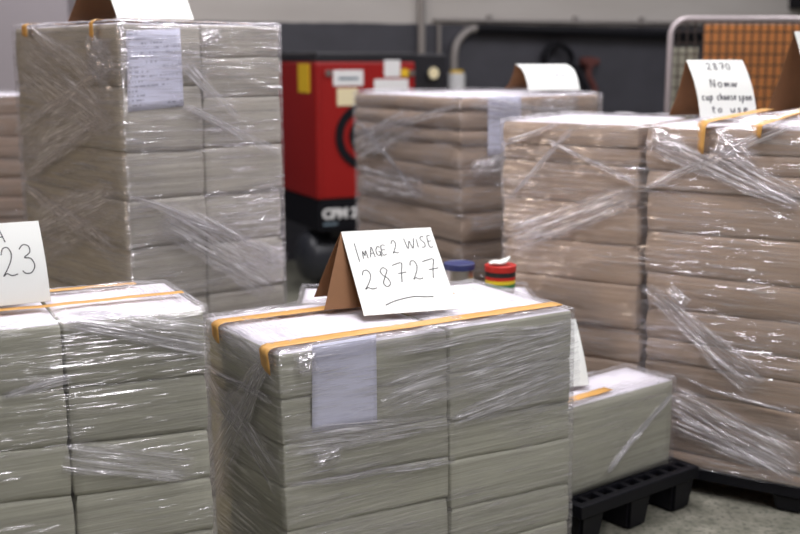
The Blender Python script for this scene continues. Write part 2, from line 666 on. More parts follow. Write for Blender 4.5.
    def band(s, bm, uv, face, p0, p1, w0, w1, mi=2):
        """a pulled, pleated strip of film lying across one face"""
        a0, a1 = Vector(p0), Vector(p1)
        d = (a1 - a0)
        ln = d.length
        d.normalize()
        nn = Vector((-d.y, d.x))
        nl, nw = max(8, int(ln / 0.03)), 12
        ph = random.uniform(0, 60)
        V = []
        for i in range(nl + 1):
            t = i / nl
            w = w0 + (w1 - w0) * t
            row = []
            for k in range(nw + 1):
                v = (k / nw - 0.5) * w * (1 + 0.25 * nz(t * ln * 8 + ph, k * 9 // nw, 1))
                c = a0 + d * ln * t + nn * (v + 0.012 * nz(t * ln * 4, ph))
                out = 0.018 + 0.005 * math.sin(k * 1.9 + ph + 2 * nz(t * ln * 3, ph, k * 0.3)) + 0.004 * nz(t * ln * 7, k * 0.5, ph)
                vt = bm.verts.new(s.on(face, c.x, c.y, out))
                f_ = min(1, 3 * (1 - abs(k / nw - 0.5) * 2)) * min(1, 6 * t + .15, 6 * (1 - t) + .15)
                vt[s.fd] = (f_, f_, f_, 1)
                row.append((vt, (t * ln + ph, v)))
            V.append(row)
        for i in range(nl):
            for k in range(nw):
                q = (V[i][k], V[i + 1][k], V[i + 1][k + 1], V[i][k + 1])
                f = bm.faces.new([x[0] for x in q])
                f.material_index = mi
                for lp, x in zip(f.loops, q):
                    lp[uv].uv = x[1]

    def tent(s, bm, uv, a0, a1, depth, rise, mi=1):
        """film lifted off the top behind the front edge, higher towards the right"""
        na, nt = 40, 12
        V = []
        for i in range(na + 1):
            row = []
            for k in range(nt + 1):
                a, t = a0 + (a1 - a0) * i / na, k / nt
                up = (i / na) ** 1.3
                z = s.top + 0.012 + rise * up * math.sin(t * math.pi * 0.62) + 0.004 * nz(a * 14, t * 5, 3) + 0.003 * nz(a * 40, t * 9, 8)
                vt = bm.verts.new((-s.W / 2 + a + s.lean[0], -s.D / 2 - 0.012 + depth * t + s.lean[1], z))
                f_ = min(1, 4 * (1 - t) + 0.1, 5 * i / na)
                vt[s.fd] = (f_, f_, f_, 1)
                row.append((vt, (a, t * depth + 0.3)))
            V.append(row)
        for i in range(na):
            for k in range(nt):
                q = (V[i][k], V[i + 1][k], V[i + 1][k + 1], V[i][k + 1])
                f = bm.faces.new([x[0] for x in q])
                f.material_index = mi
                for lp, x in zip(f.loops, q):
                    lp[uv].uv = x[1]

    def crumple(s, bm, uv, face, c, rx, rz_, ang=0.0, mi=3, amp=0.014):
        """loose crinkled film bunched up on a face"""
        n = 22
        ph = random.uniform(0, 60)
        ca, sa = math.cos(ang), math.sin(ang)
        V = []
        for i in range(n + 1):
            row = []
            for k in range(n + 1):
                x, z = (i / n - 0.5) * 2, (k / n - 0.5) * 2
                e = 1 + 0.3 * nz(x * 2 + ph, z * 2)
                X, Z = x * rx * e, z * rz_ * e
                A, B = c[0] + X * ca - Z * sa, c[1] + X * sa + Z * ca
                edge = max(abs(x), abs(z))
                out = 0.017 + amp * (1 - edge ** 3) * (0.7 + abs(nz(X * 30 + ph, Z * 30)) * 1.2 + 0.7 * abs(nz(X * 70, Z * 70 + ph)))
                vt = bm.verts.new(s.on(face, A, B, out))
                f_ = max(0.0, min(1, 2.2 * (1 - edge)))
                vt[s.fd] = (f_, f_, f_, 1)
                row.append((vt, (X + ph, Z)))
            V.append(row)
        for i in range(n):
            for k in range(n):
                if max(abs(i / n - .5), abs(k / n - .5)) > 0.38 and nz(i * 0.5 + ph, k * 0.5) > 0.12:
                    continue
                q = (V[i][k], V[i + 1][k], V[i + 1][k + 1], V[i][k + 1])
                f = bm.faces.new([x[0] for x in q])
                f.material_index = mi
                for lp, x in zip(f.loops, q):
                    lp[uv].uv = x[1]

    # tape --------------------------------------------------------------
    def tape(s, p0, p1, w=0.032, drop=0.0, rise=0.0, skew=0.0, lift=0.0):
        """strip over the top from local (x, y) p0 to p1; drop folds its p0 end down a side"""
        p0, p1 = Vector(p0), Vector(p1)
        d = (p1 - p0)
        ln = d.length
        d.normalize()
        nn = Vector((-d.y, d.x))
        path = []
        if drop > 0:
            out = 0.025
            for k in range(6):
                path.append((p0 - d * (out if k < 5 else out * 0.6), s.top + 0.0135 + lift - drop * (1 - k / 5) - 0.004 * (k == 5)))
        n = max(6, int(ln / 0.03))
        for k in range(n + 1):
            path.append((p0 + d * ln * k / n, s.top + 0.0135 + lift + rise * k / n + 0.0015 * nz(k * 0.6, p0.x * 9, p0.y * 9)))
        bm = bmesh.new()
        R = []
        for j, (c, z) in enumerate(path):
            row = []
            for q in (-1, -0.33, 0.33, 1):
                jit = 0.004 * nz(j * 0.7, q * 3, ln) if 0 < j < len(path) - 1 else 0.008 * nz(q * 5, j, ln)
                zz = z + (0.010 * nz(q * 4, 7, ln) + 0.008 * q if (j == 0 and drop > 0) else 0)
                P = c + nn * (w / 2 * q) + nn * (skew * max(0, 5 - j) / 5 if drop > 0 else 0) + d * (jit if (j == 0 and drop == 0) or j == len(path) - 1 else 0)
                row.append(bm.verts.new((P.x + s.lean[0], P.y + s.lean[1], zz)))
            R.append(row)
        for j in range(len(R) - 1):
            for k in range(3):
                bm.faces.new((R[j][k], R[j + 1][k], R[j + 1][k + 1], R[j][k + 1]))
        o = obj('packing_tape', bm, M['tape'], s.root, smooth=True)
        sm = o.modifiers.new('thick', 'SOLIDIFY')
        sm.thickness = 0.0006
        return o

    # sheet under the film ---------------------------------------------
    def note(s, face, quad, mat, nm='delivery_note'):
        """quad: four face points (a, z): top-left, top-right, bottom-right, bottom-left as seen"""
        bm = bmesh.new()
        uv = bm.loops.layers.uv.new('UVMap')
        n = 10
        tl, tr, br, bl = [Vector(q) for q in quad]
        V = []
        for i in range(n + 1):
            row = []
            for k in range(n + 1):
                a, b = i / n, k / n
                p = (tl * (1 - a) + tr * a) * (1 - b) + (bl * (1 - a) + br * a) * b
                out = 0.0068 + 0.0008 * nz(p.x * 9, p.y * 9, 2)
                row.append((bm.verts.new(s.on(face, p.x, p.y, out)), (a, 1 - b)))
            V.append(row)
        for i in range(n):
            for k in range(n):
                q = (V[i][k], V[i][k + 1], V[i + 1][k + 1], V[i + 1][k])
                f = bm.faces.new([x[0] for x in q])
                for lp, x in zip(f.loops, q):
                    lp[uv].uv = x[1]
        o = obj(nm, bm, mat, s.root, smooth=True)
        o['label'] = 'white paper sheet under the clear film'
        sm = o.modifiers.new('thick', 'SOLIDIFY')
        sm.thickness = 0.0004
        return o

    def base_pallet(s, over=0.02):
        """pallet that nobody sees in the photo: one part under the load"""
        bm = bmesh.new()
        pallet_deck(bm, s.W / 2 + over, s.D / 2 + over, s.base)
        pallet_feet(bm, s.W / 2 + over, s.D / 2 + over, s.base)
        obj('pallet', bm, M['black'], s.root)


def hash_(t):
    return (sum(ord(c) * (i + 3) for i, c in enumerate(t)) % 977) / 13.0


def pallet_deck(bm, hx, hy, h):
    t = 0.022
    # rim
    box(bm, -hx, hx, -hy, -hy + 0.035, h - 0.048, h, 0.004)
    box(bm, -hx, hx, hy - 0.035, hy, h - 0.048, h, 0.004)
    box(bm, -hx, -hx + 0.035, -hy + 0.03, hy - 0.03, h - 0.048, h, 0.004)
    box(bm, hx - 0.035, hx, -hy + 0.03, hy - 0.03, h - 0.048, h, 0.004)
    nx, ny = int(2 * hx / 0.075), int(2 * hy / 0.075)
    for i in range(1, nx):
        x = -hx + 2 * hx * i / nx
        box(bm, x - 0.012, x + 0.012, -hy + 0.03, hy - 0.03, h - t, h - 0.001, 0.003)
    for i in range(1, ny):
        y = -hy + 2 * hy * i / ny
        box(bm, -hx + 0.03, hx - 0.03, y - 0.012, y + 0.012, h - t, h - 0.0015, 0.003)


FEET = [(i, j) for i in (-1, 0, 1) for j in (-1, 0, 1)]


def foot(bm, x, y, h):
    for (r0, r1, z0, z1) in ((0.052, 0.066, 0.0, h - 0.043),):
        a = [bm.verts.new((x + sx * r0, y + sy * r0, z0)) for sx, sy in ((-1, -1), (1, -1), (1, 1), (-1, 1))]
        b = [bm.verts.new((x + sx * r1, y + sy * r1, z1)) for sx, sy in ((-1, -1), (1, -1), (1, 1), (-1, 1))]
        fs = [bm.faces.new(a[::-1]), bm.faces.new(b)]
        for k in range(4):
            fs.append(bm.faces.new((a[k], a[(k + 1) % 4], b[(k + 1) % 4], b[k])))
        bmesh.ops.bevel(bm, geom=list({e for f in fs for e in f.edges}), offset=0.012, segments=2, affect='EDGES')


def pallet_feet(bm, hx, hy, h):
    for i, j in FEET:
        foot(bm, i * (hx - 0.075), j * (hy - 0.075), h)


def pallet(label, ctr, yaw, hx, hy, h):
    p = thing('plastic_pallet', label, 'pallet', (ctr[0], ctr[1], 0), yaw, 'black plastic pallets')
    bm = bmesh.new()
    pallet_deck(bm, hx, hy, h)
    obj('deck', bm, M['black'], p)
    for i, j in FEET:
        bm = bmesh.new()
        foot(bm, i * (hx - 0.075), j * (hy - 0.075), h)
        obj('foot', bm, M['black'], p)
    return p


def yv(yaw):
    return Vector((math.cos(yaw), math.sin(yaw), 0)), Vector((-math.sin(yaw), math.cos(yaw), 0))


R_ = math.radians
FILMS = lambda nm, **k: [film_mat(nm, **k), film_mat(nm + '_top', haze=0.22, gl=0.10, peak=0.5, dense=True, seed=5 + len(nm), ang=0.5, ang2=-0.4),
                         M['band'], M['crumple']]
M['band'] = film_mat('film_gathered', ang=0.0, ang2=0.12, haze=0.26, gl=0.12, peak=0.5, dense=True, seed=2.0, cover=0.42)
M['crumple'] = film_mat('film_crinkled', ang=0.9, ang2=-0.5, haze=0.14, gl=0.22, peak=0.6, dense=True, seed=8.0, cover=0.35)

# ================================================================== LOADS
# ---- front load, with the card 28727
yaw = R_(32)
u, n = yv(yaw)
N = at_y(285, 353, 3.0)
Wf = solve_len(N, u, 576)
Df = solve_len(N, n, 210)
FR = Load('wrapped_paper_load', 'grey wrapped paper load at front centre carrying the card marked 28727', N, yaw, Wf, Df, 0.10, N.z, lean=(-0.02, 0))
cut = FR.F(448, 330)[0]
rows1 = [FR.top] + [FR.F(296, y)[1] for y in (399, 443, 487)]
rows2 = [FR.top] + [FR.F(452, y)[1] for y in (374, 421, 463, 510)]
FR.bundles([0, cut, Wf], [rows1, rows2], M['edge_green'], tilt=(-0.03, -0.09))
FR.note('F', [FR.F(311, 345), FR.F(375, 334), FR.F(376, 422), FR.F(311, 432)], M['note_plain'])
FR.wrap(FILMS('front_film', ang=-0.10, ang2=-0.5, haze=0.075, seed=1.0, cover=0.465, peak=0.5),
        bands=[('L', FR.L(285, 352), FR.L(222, 420), 0.04, 0.10),
               ('L', FR.L(213, 326), FR.L(286, 378), 0.10, 0.07, 1),
               ('L', FR.L(218, 322), FR.L(282, 356), 0.05, 0.05, 1),
               ('F', FR.F(290, 356), FR.F(450, 332), 0.03, 0.03, 1),
               ('F', FR.F(286, 440), FR.F(449, 420), 0.10, 0.05),
               ('L', FR.L(212, 362), FR.L(282, 400), 0.02, 0.03),
               ('F', FR.F(380, 352), FR.F(575, 322), 0.03, 0.05),
               ('F', FR.F(288, 484), FR.F(452, 458), 0.02, 0.03),
               ('L', FR.L(283, 356), FR.L(214, 480), 0.03, 0.22),
               ('L', FR.L(212, 370), FR.L(288, 480), 0.06, 0.14),
               ('F', FR.F(378, 400), FR.F(575, 340), 0.14, 0.20),
               ('F', FR.F(450, 420), FR.F(576, 372), 0.06, 0.10)],
        crumples=[('F', FR.F(303, 362), 0.035, 0.04, 0.3), ('F', FR.F(325, 455), 0.05, 0.03, 0.1)],
        cap=0.22, diag=0.15)
ty = -Df / 2 + FR.L(280, 349)[0] + 0.02
FR.tape((-Wf / 2, ty), (Wf / 2 - 0.02, ty - 0.005), 0.058, 0.065, skew=-0.02)
ty = -Df / 2 + FR.L(228, 333)[0]
FR.tape((-Wf / 2, ty), (Wf / 2 - 0.22, ty - 0.02), 0.055, 0.055, skew=-0.012)
FR.base_pallet()

# ---- left load, with the card ending in 23
yaw = R_(27)
u, n = yv(yaw)
P = at_y(208, 307, 2.92)
Wl = solve_len(P, -u, -95)
Dl = 0.40
LE = Load('wrapped_paper_load', 'grey wrapped paper load cut by the left edge, under the card ending in 23', P, yaw, Wl, Dl, 0.15, P.z, right_corner=True, lean=(-0.012, 0))
cut = LE.F(62, 330)[0]
rows1 = [LE.top] + [LE.F(40, y)[1] for y in (394, 450, 502)]
rows2 = [LE.top] + [LE.F(200, y)[1] for y in (377, 431, 480)]
LE.bundles([0, cut, Wl], [rows1, rows2], M['edge_green'], tilt=(-0.04, 0))
LE.wrap(FILMS('left_film', ang=-0.05, ang2=0.28, haze=0.04, gl=0.05, seed=3.3, cover=0.49),
        bands=[('F', LE.F(64, 322), LE.F(207, 352), 0.03, 0.04),
               ('F', LE.F(66, 318), LE.F(206, 336), 0.05, 0.12),
               ('F', LE.F(64, 452), LE.F(190, 470), 0.10, 0.08),
               ('F', LE.F(0, 396), LE.F(70, 378), 0.02, 0.03)],
        cap=0.17, diag=0.1)
y1 = LE.T(120, 304)[1]
LE.tape((-Wl / 2 + 0.02, y1), (Wl / 2 - 0.01, y1 + 0.02), 0.034)
y1 = LE.T(90, 291)[1]
LE.tape((-Wl / 2 + 0.02, y1), (Wl / 2 - 0.10, y1 - 0.01), 0.034)
LE.base_pallet()

# ---- tall load at left
yaw = R_(42)
u, n = yv(yaw)
T = at_y(119, 22, 4.0)
Wt = solve_len(T, u, 279)
Dt = solve_len(T, n, 14)
TA = Load('wrapped_paper_load', 'tallest wrapped paper load, with a printed delivery sheet on its grey right side', T, yaw, Wt, Dt, 0.15, T.z, lean=(0, 0))
cut = TA.F(200, 30)[0]
rows1 = [TA.top] + [TA.F(122, y)[1] for y in (88, 152, 202, 251)]
rows2 = [TA.top] + [TA.F(240, y)[1] for y in (57, 97, 146, 194, 241, 290)]
TA.bundles([0, cut, Wt], [rows1, rows2], M['edge_grey'], gap=0.003, bulge=0.008)
TA.note('F', [TA.F(125, 31), TA.F(179, 28), TA.F(183, 106), TA.F(127, 112)], M['note_print'])
TA.wrap(FILMS('tall_film', ang=0.2, ang2=-0.6, haze=0.08, seed=6.1, cover=0.43, peak=0.55),
        bands=[('L', TA.L(36, 30), TA.L(112, 92), 0.05, 0.16),
               ('L', TA.L(22, 60), TA.L(117, 130), 0.30, 0.10),
               ('L', TA.L(24, 150), TA.L(118, 96), 0.34, 0.08),
               ('L', TA.L(40, 236), TA.L(120, 200), 0.30, 0.16),
               ('F', TA.F(160, 214), TA.F(276, 278), 0.14, 0.24),
               ('L', TA.L(18, 132), TA.L(118, 62), 0.03, 0.05),
               ('L', TA.L(26, 176), TA.L(116, 118), 0.03, 0.08),
               ('L', TA.L(24, 184), TA.L(120, 252), 0.03, 0.10),
               ('F', TA.F(180, 60), TA.F(238, 122), 0.07, 0.03),
               ('F', TA.F(182, 106), TA.F(278, 154), 0.03, 0.05),
               ('F', TA.F(126, 198), TA.F(270, 250), 0.03, 0.04)],
        crumples=[('L', TA.L(106, 66), 0.10, 0.09, 0.5), ('L', TA.L(100, 52), 0.08, 0.06, 0.2), ('F', TA.F(120, 50), 0.02, 0.12, 0.1), ('F', TA.F(208, 36), 0.05, 0.03, 0.3)],
        cap=0.08, diag=-0.3)
TA.tape((-Wt / 2, -Dt / 2 + TA.L(97, 25)[0]), (Wt / 2 - 0.02, -Dt / 2 + TA.L(97, 25)[0]), 0.03, 0.07)
TA.tape((-Wt / 2, -Dt / 2 + TA.L(30, 27)[0]), (Wt / 2 - 0.3, -Dt / 2 + TA.L(30, 27)[0]), 0.05, 0.05)
TA.base_pallet()

# ---- right load
yaw = R_(-31)
u, n = yv(yaw)
hb = 0.12
P710 = at_z(710, 471, hb)
tl = solve_len(P710, -u, 507)
P507 = P710 - u * tl
Wr = solve_len(P507, u, 806)
Q = P507 + u * solve_len(P507, u, 642)
d = ray(642, 125)
topR = CAM_H + d.z * (Q.y / d.y)
RI = Load('wrapped_paper_load', 'tan wrapped paper load at the right edge, under the card headed 2870', P507, yaw, Wr, 0.70, hb, topR, lean=(-0.05, 0))
cut = RI.F(642, 200)[0]
rows1 = [RI.top] + [RI.F(575, y)[1] for y in (146, 166, 204, 242, 280, 322)]
rows2 = [RI.top] + [RI.F(660, y)[1] for y in (150, 172, 190, 232, 272, 311, 340, 361)]
RI.bundles([0, cut, Wr], [rows1, rows2], M['edge_tan'], gap=0.015, wav=0.005, bulge=0.011)
RI.wrap(FILMS('right_film', ang=0.42, ang2=-0.25, haze=0.09, seed=9.4, cover=0.47),
        bands=[('F', RI.F(648, 140), RI.F(800, 205), 0.10, 0.06),
               ('F', RI.F(712, 150), RI.F(802, 200), 0.05, 0.10),
               ('F', RI.F(646, 190), RI.F(798, 120), 0.03, 0.06),
               ('F', RI.F(508, 142), RI.F(560, 124), 0.03, 0.02),
               ('F', RI.F(550, 140), RI.F(640, 186), 0.02, 0.03),
               ('F', RI.F(512, 196), RI.F(575, 128), 0.02, 0.03),
               ('F', RI.F(664, 392), RI.F(800, 466), 0.14, 0.20),
               ('F', RI.F(672, 420), RI.F(770, 462), 0.08, 0.10),
               ('F', RI.F(646, 285), RI.F(760, 385), 0.05, 0.16),
               ('F', RI.F(512, 238), RI.F(636, 196), 0.16, 0.10),
               ('F', RI.F(690, 380), RI.F(796, 412), 0.02, 0.02)],
        crumples=[('F', RI.F(668, 140), 0.08, 0.04, -0.3), ('F', RI.F(735, 150), 0.10, 0.05, -0.5), ('F', RI.F(680, 296), 0.06, 0.03, -0.7)],
        cap=0.16, diag=-0.5, bottom=hb + 0.004, tent=(cut, Wr, 0.15, 0.07))
# tapes fold over the front edge here: strips run front to back
for px, dr, ri in ((707, 0.12, 0.045), (763, 0.05, 0.075)):
    xa = -Wr / 2 + RI.F(px, 135)[0]
    RI.tape((xa, -0.35), (xa + 0.19, -0.19), 0.085, dr, rise=ri, skew=0.01, lift=0.008)
uR, nR = u, n
ctr = RI.root.location
pallet('black plastic pallet under the tan load at the right edge', ctr, yaw, Wr / 2 + 0.01, 0.35 - 0.002, hb)

# ---- small low load on its own pallet
yaw = R_(38)
u, n = yv(yaw)
hs = 0.175
SC = at_z(670, 464, hs)
Ws = 0.60
d = ray(670, 379)
SM = Load('wrapped_paper_load', 'low wrapped paper load on a black pallet, between front and right loads', SC, yaw, Ws, 0.24, hs, CAM_H + d.z * (SC.y / d.y), right_corner=True, lean=(0.0, 0))
SM.bundles([0, Ws], [[SM.top]], M['edge_green'], wav=0.002)
SM.wrap(FILMS('low_film', ang=0.5, ang2=0.9, haze=0.07, seed=12.7, cover=0.5),
        bands=[('F', SM.F(604, 470), SM.F(668, 392), 0.03, 0.03)], cap=0.1, diag=0.3, bottom=hs + 0.012)
SM.tape((-Ws / 2 + 0.02, -0.12 + 0.035), (Ws / 2 - 0.33, -0.12 + 0.045), 0.045)
# the pallet is longer than its load at the front
cs = SM.root.location + u * 0.0375 + n * (-0.0675)
pallet('black plastic pallet under the low load, deck showing at its front', cs, yaw, Ws / 2 + 0.0375, 0.1375, hs)

# ---- back load, below the curled card
yaw = R_(33)
u, n = yv(yaw)
B = at_y(465, 97, 5.3)
Wb = solve_len(B, u, 605)
Db = solve_len(B, n, 359)
BA = Load('wrapped_paper_load', 'tan wrapped paper load behind, in front of the red compressor', B, yaw, Wb, Db, 0.15, B.z, lean=(-0.03, 0.0))
rowsb = [BA.top] + [BA.L(440, y)[1] for y in (110, 129, 144, 166, 186, 210, 238)]
rowsc = [BA.top, BA.top - 0.11, BA.top - 0.24, BA.top - 0.34]
BA.bundles([0, Wb * 0.5, Wb], [rowsb, rowsc], M['edge_tan'], wav=0.006, bulge=0.018)
BA.note('F', [BA.F(487, 97), BA.F(520, 96), BA.F(520, 152), BA.F(487, 156)], M['note_plain'])
BA.wrap(FILMS('back_film', ang=-0.4, ang2=0.5, haze=0.11, seed=15.2, cover=0.47),
        bands=[('L', BA.L(364, 120), BA.L(424, 196), 0.03, 0.05), ('L', BA.L(360, 134), BA.L(464, 108), 0.03, 0.06), ('L', BA.L(360, 150), BA.L(420, 120), 0.16, 0.20),
               ('L', BA.L(362, 176), BA.L(430, 190), 0.18, 0.12), ('F', BA.F(468, 224), BA.F(505, 220), 0.08, 0.08),
               ('F', BA.F(467, 102), BA.F(604, 122), 0.06, 0.09), ('F', BA.F(468, 172), BA.F(505, 160), 0.10, 0.10)],
        crumples=[('F', BA.F(555, 106), 0.16, 0.06, 0.05), ('F', BA.F(490, 168), 0.10, 0.05, 0.1)],
        cap=0.15, diag=0.4)
BA.base_pallet()

# ---- load between front and back, carrying the two tins
yaw = R_(2)
u, n = yv(yaw)
K0 = at_y(300, 310, 4.2)
Wk = solve_len(K0, u, 536)
topk = CAM_H + ray(460, 291).z * 4.42 / ray(460, 291).y
KA = Load('wrapped_paper_load', 'wrapped paper load with two ink tins on top, hidden behind the front load', K0, yaw, Wk, 0.30, 0.15, topk)
KA.bundles([0, Wk / 2, Wk], [[topk, topk - 0.14], [topk, topk - 0.14]], M['edge_grey'])
KA.wrap(FILMS('tin_film', ang=0.3, ang2=-0.4, haze=0.1, seed=18.0), cap=0.03)
KA.base_pallet(0.0)

# ---- dim load at the far left
yaw = R_(8)
u, n = yv(yaw)
G = at_y(40, 95, 5.9)
GA = Load('wrapped_paper_load', 'brown wrapped paper load peeping out left behind the tallest load', G, yaw, 0.8, 0.6, 0.15, G.z, right_corner=True)
GA.bundles([0, 0.4, 0.8], [[G.z, G.z - 0.11, G.z - 0.22, G.z - 0.33]] * 2, M['edge_brown'], bulge=0.01)
GA.wrap(FILMS('far_film', ang=-0.3, ang2=0.4, haze=0.09, seed=21.0), cap=0.1)
GA.base_pallet()

# ================================================================== CARDS
GL = {  # hand-drawn capital strokes in a 0..1 box
    '1': [[(.5, 1), (.48, 0)]], 'I': [[(.45, 1.05), (.62, 0)]],
    '2': [[(.1, .75), (.25, .97), (.55, 1), (.72, .78), (.6, .5), (.3, .2), (.08, .02), (.3, .1), (.6, .02), (.95, .06)]],
    '3': [[(.08, .85), (.35, 1), (.72, .95), (.75, .72), (.35, .55), (.75, .5), (.95, .25), (.7, .02), (.3, 0), (.1, .1)]],
    '5': [[(.8, 1), (.3, .98), (.22, .58), (.6, .6), (.8, .3), (.55, .03), (.1, .08)]],
    '7': [[(.05, .9), (.45, .98), (.9, 1), (.7, .55), (.5, 0)], [(.35, .46), (1.1, .52)]],
    '8': [[(.78, .85), (.5, 1), (.2, .85), (.3, .62), (.65, .42), (.75, .15), (.45, 0), (.2, .18), (.45, .5), (.78, .85)]],
    '0': [[(.5, 1), (.15, .7), (.2, .2), (.5, 0), (.8, .3), (.8, .75), (.5, 1)]],
    'A': [[(.05, 0), (.4, 1), (.55, .95), (.85, 0)], [(.2, .4), (.75, .42)]],
    'C': [[(.85, .85), (.5, 1), (.15, .6), (.3, .1), (.85, .08)]],
    'E': [[(.85, .98), (.2, .95), (.2, .02), (.9, .02)], [(.2, .5), (.75, .52)]],
    'G': [[(.85, .85), (.5, 1), (.12, .6), (.25, .1), (.7, .1), (.8, .42), (.5, .42)], [(.8, .42), (.9, -.1)]],
    'M': [[(.05, 0), (.15, .8), (.4, .3), (.65, .85), (.85, 0)]],
    'N': [[(.1, 0), (.15, 1), (.75, 0), (.85, 1)]],
    'S': [[(.85, .92), (.5, 1), (.2, .78), (.75, .4), (.7, .08), (.1, .04)]],
    'W': [[(.0, 1), (.25, .05), (.5, .75), (.75, .05), (1, 1)]],
    'i': [[(.5, .75), (.5, 0)], [(.5, 1.1), (.53, 1.02)]],
    'T': [[(.05, 1), (.95, 1)], [(.5, 1), (.5, 0)]],
    'o': [[(.5, .6), (.15, .35), (.4, 0), (.8, .2), (.7, .52), (.5, .6)]],
    'w': [[(.0, .55), (.2, .02), (.45, .5), (.65, .02), (.95, .58)]],
    'n': [[(.1, .55), (.15, 0), (.4, .55), (.75, .5), (.85, 0)]],
    'm': [[(.05, .55), (.1, 0), (.3, .55), (.48, .1), (.7, .55), (.95, 0)]],
    'e': [[(.15, .3), (.8, .36), (.6, .6), (.25, .5), (.2, .1), (.8, .06)]],
    'c': [[(.8, .5), (.45, .6), (.18, .3), (.4, .02), (.85, .08)]],
    'u': [[(.1, .58), (.2, .05), (.6, .05), (.8, .55), (.88, 0)]],
    'p': [[(.2, .6), (.1, -.45)], [(.2, .5), (.6, .6), (.8, .3), (.5, 0), (.18, .1)]],
    'h': [[(.12, 1), (.15, 0), (.4, .5), (.75, .45), (.8, 0)]],
    'a': [[(.75, .55), (.3, .55), (.15, .2), (.4, 0), (.75, .4), (.8, 0)]],
    's': [[(.75, .55), (.35, .58), (.3, .38), (.72, .22), (.6, .02), (.15, .03)]],
    't': [[(.45, .95), (.45, .1), (.75, .02)], [(.15, .6), (.8, .62)]],
    'r': [[(.2, .58), (.22, 0)], [(.22, .4), (.5, .6), (.8, .52)]],
    ' ': [],
}


class Card:
    """folded tent card: white outside at the front, brown board inside"""

    def __init__(s, label, bl, br, tl, z, extra=None, width=None, curl=0.0, back=0.75, th=0.002, at=None, yaw=None, h=None, sb=None):
        B_ = at_z(*bl, z) if at is None else Vector((at_y(bl[0], 60, at).x, at, z))
        if yaw is None:
            uu = at_z(*br, z) - B_
            w = uu.length if width is None else width
            uu.normalize()
            yaw = math.atan2(uu.y, uu.x)
        else:
            uu = Vector((math.cos(yaw), math.sin(yaw), 0))
            w = solve_len(B_, uu, br[0]) if width is None else width
        nn = Vector((-uu.y, uu.x, 0))
        if sb is None:
            # ridge: B + s*n + h*z lies on the ray through tl
            A = Matrix((nn, Vector((0, 0, 1)), -ray(*tl))).transposed()
            sol = A.inverted() @ (CAM - B_)
            sb, h = max(0.02, sol[0]), sol[1]
        s.sb, s.h, s.w = sb, h, w
        s.curl = curl
        s.root = thing('tent_card', label, 'sign', B_, yaw, 'folded number cards')
        s.th = th
        s.leaf('front_leaf', 0.0, 'card_white', 'card_brown', curl)
        bt = s.sb * 2 * back
        if extra:
            # feet of the back leaf and of the inner flap, read off the photo on the load's top
            inv = (Matrix.Translation(B_) @ Matrix.Rotation(yaw, 4, 'Z')).inverted()
            for nm, px, x1 in (('back_leaf', extra[0], 1.0), ('inner_flap', extra[1], 0.55)):
                q = inv @ at_z(*px, z)
                s.leaf(nm, q.y, 'card_brown', 'card_brown', 0.004, x1=x1, x0=q.x)
        else:
            s.leaf('back_leaf', bt, 'card_brown', 'card_brown', -curl * 0.6)

    def surf(s, a, v, y0, curl, out=0.0, x0=0.0):
        """a across in metres, v 0 at foot .. 1 at ridge"""
        y = y0 + (s.sb - y0) * v
        bow = curl * math.sin(math.pi * v)
        sgn = -1 if y0 < s.sb else 1
        sl = Vector((0, s.sb - y0, s.h)).normalized()
        nrm = Vector((0, -sl.z, sl.y)) if sgn < 0 else Vector((0, sl.z, -sl.y))
        return Vector((a + x0 * (1 - v), y, s.h * v)) + nrm * (bow + out)

    def leaf(s, nm, y0, m_out, m_in, curl, x1=1.0, x0=0.0):
        bm = bmesh.new()
        na, nv = 4, 14
        G_ = []
        for o in (s.th / 2, -s.th / 2):
            G_.append([[bm.verts.new(s.surf(s.w * x1 * i / na, k / nv, y0, curl, o, x0)) for k in range(nv + 1)] for i in range(na + 1)])
        for gi, g in enumerate(G_):
            for i in range(na):
                for k in range(nv):
                    f = bm.faces.new((g[i][k], g[i + 1][k], g[i + 1][k + 1], g[i][k + 1]))
                    f.material_index = gi
        rim = [(i, 0) for i in range(na)] + [(na, k) for k in range(nv)] + [(i, nv) for i in range(na, 0, -1)] + [(0, k) for k in range(nv, 0, -1)]
        for q in range(len(rim)):
            a, b = rim[q], rim[(q + 1) % len(rim)]
            f = bm.faces.new((G_[0][a[0]][a[1]], G_[0][b[0]][b[1]], G_[1][b[0]][b[1]], G_[1][a[0]][a[1]]))
            f.material_index = 1
        bmesh.ops.recalc_face_normals(bm, faces=bm.faces)
        return obj(nm, bm, [M[m_out], M[m_in]], s.root, smooth=False)

    def write(s, strokes, mat='ink', wd=0.0022, nm='lettering'):
        """strokes: polylines in (across 0..1, up 0..1) of the front leaf"""
        bm = bmesh.new()
        out = s.th / 2 + 0.0006
        for st in strokes:
            p2 = catmull([Vector((x * s.w, y, 0)) for x, y in st], 6)
            hh = math.hypot(s.sb, s.h)
            L_ = [Vector((p.x, p.y * hh)) for p in p2]
            R = []
            for i, p in enumerate(L_):
                d = L_[min(i + 1, len(L_) - 1)] - L_[max(i - 1, 0)]
                if d.length < 1e-7:
                    d = Vector((1, 0))
                d.normalize()
                q = Vector((-d.y, d.x)) * wd / 2
                R.append([bm.verts.new(s.surf(c.x, c.y / hh, 0.0, s.curl, out)) for c in (p + q, p - q)])
            for i in range(len(R) - 1):
                bm.faces.new((R[i][0], R[i][1], R[i + 1][1], R[i + 1][0]))
        return obj(nm, bm, M[mat], s.root)

    def text(s, txt, x, y, cw, ch, dx=None, rise=0.0, slant=0.12):
        out = []
        for k, chh in enumerate(txt):
            for st in GL[chh]:
                out.append([(x + k * (dx or cw * 1.25) + cw * px + slant * cw * py, y + rise * k + ch * py) for px, py in st])
        return out


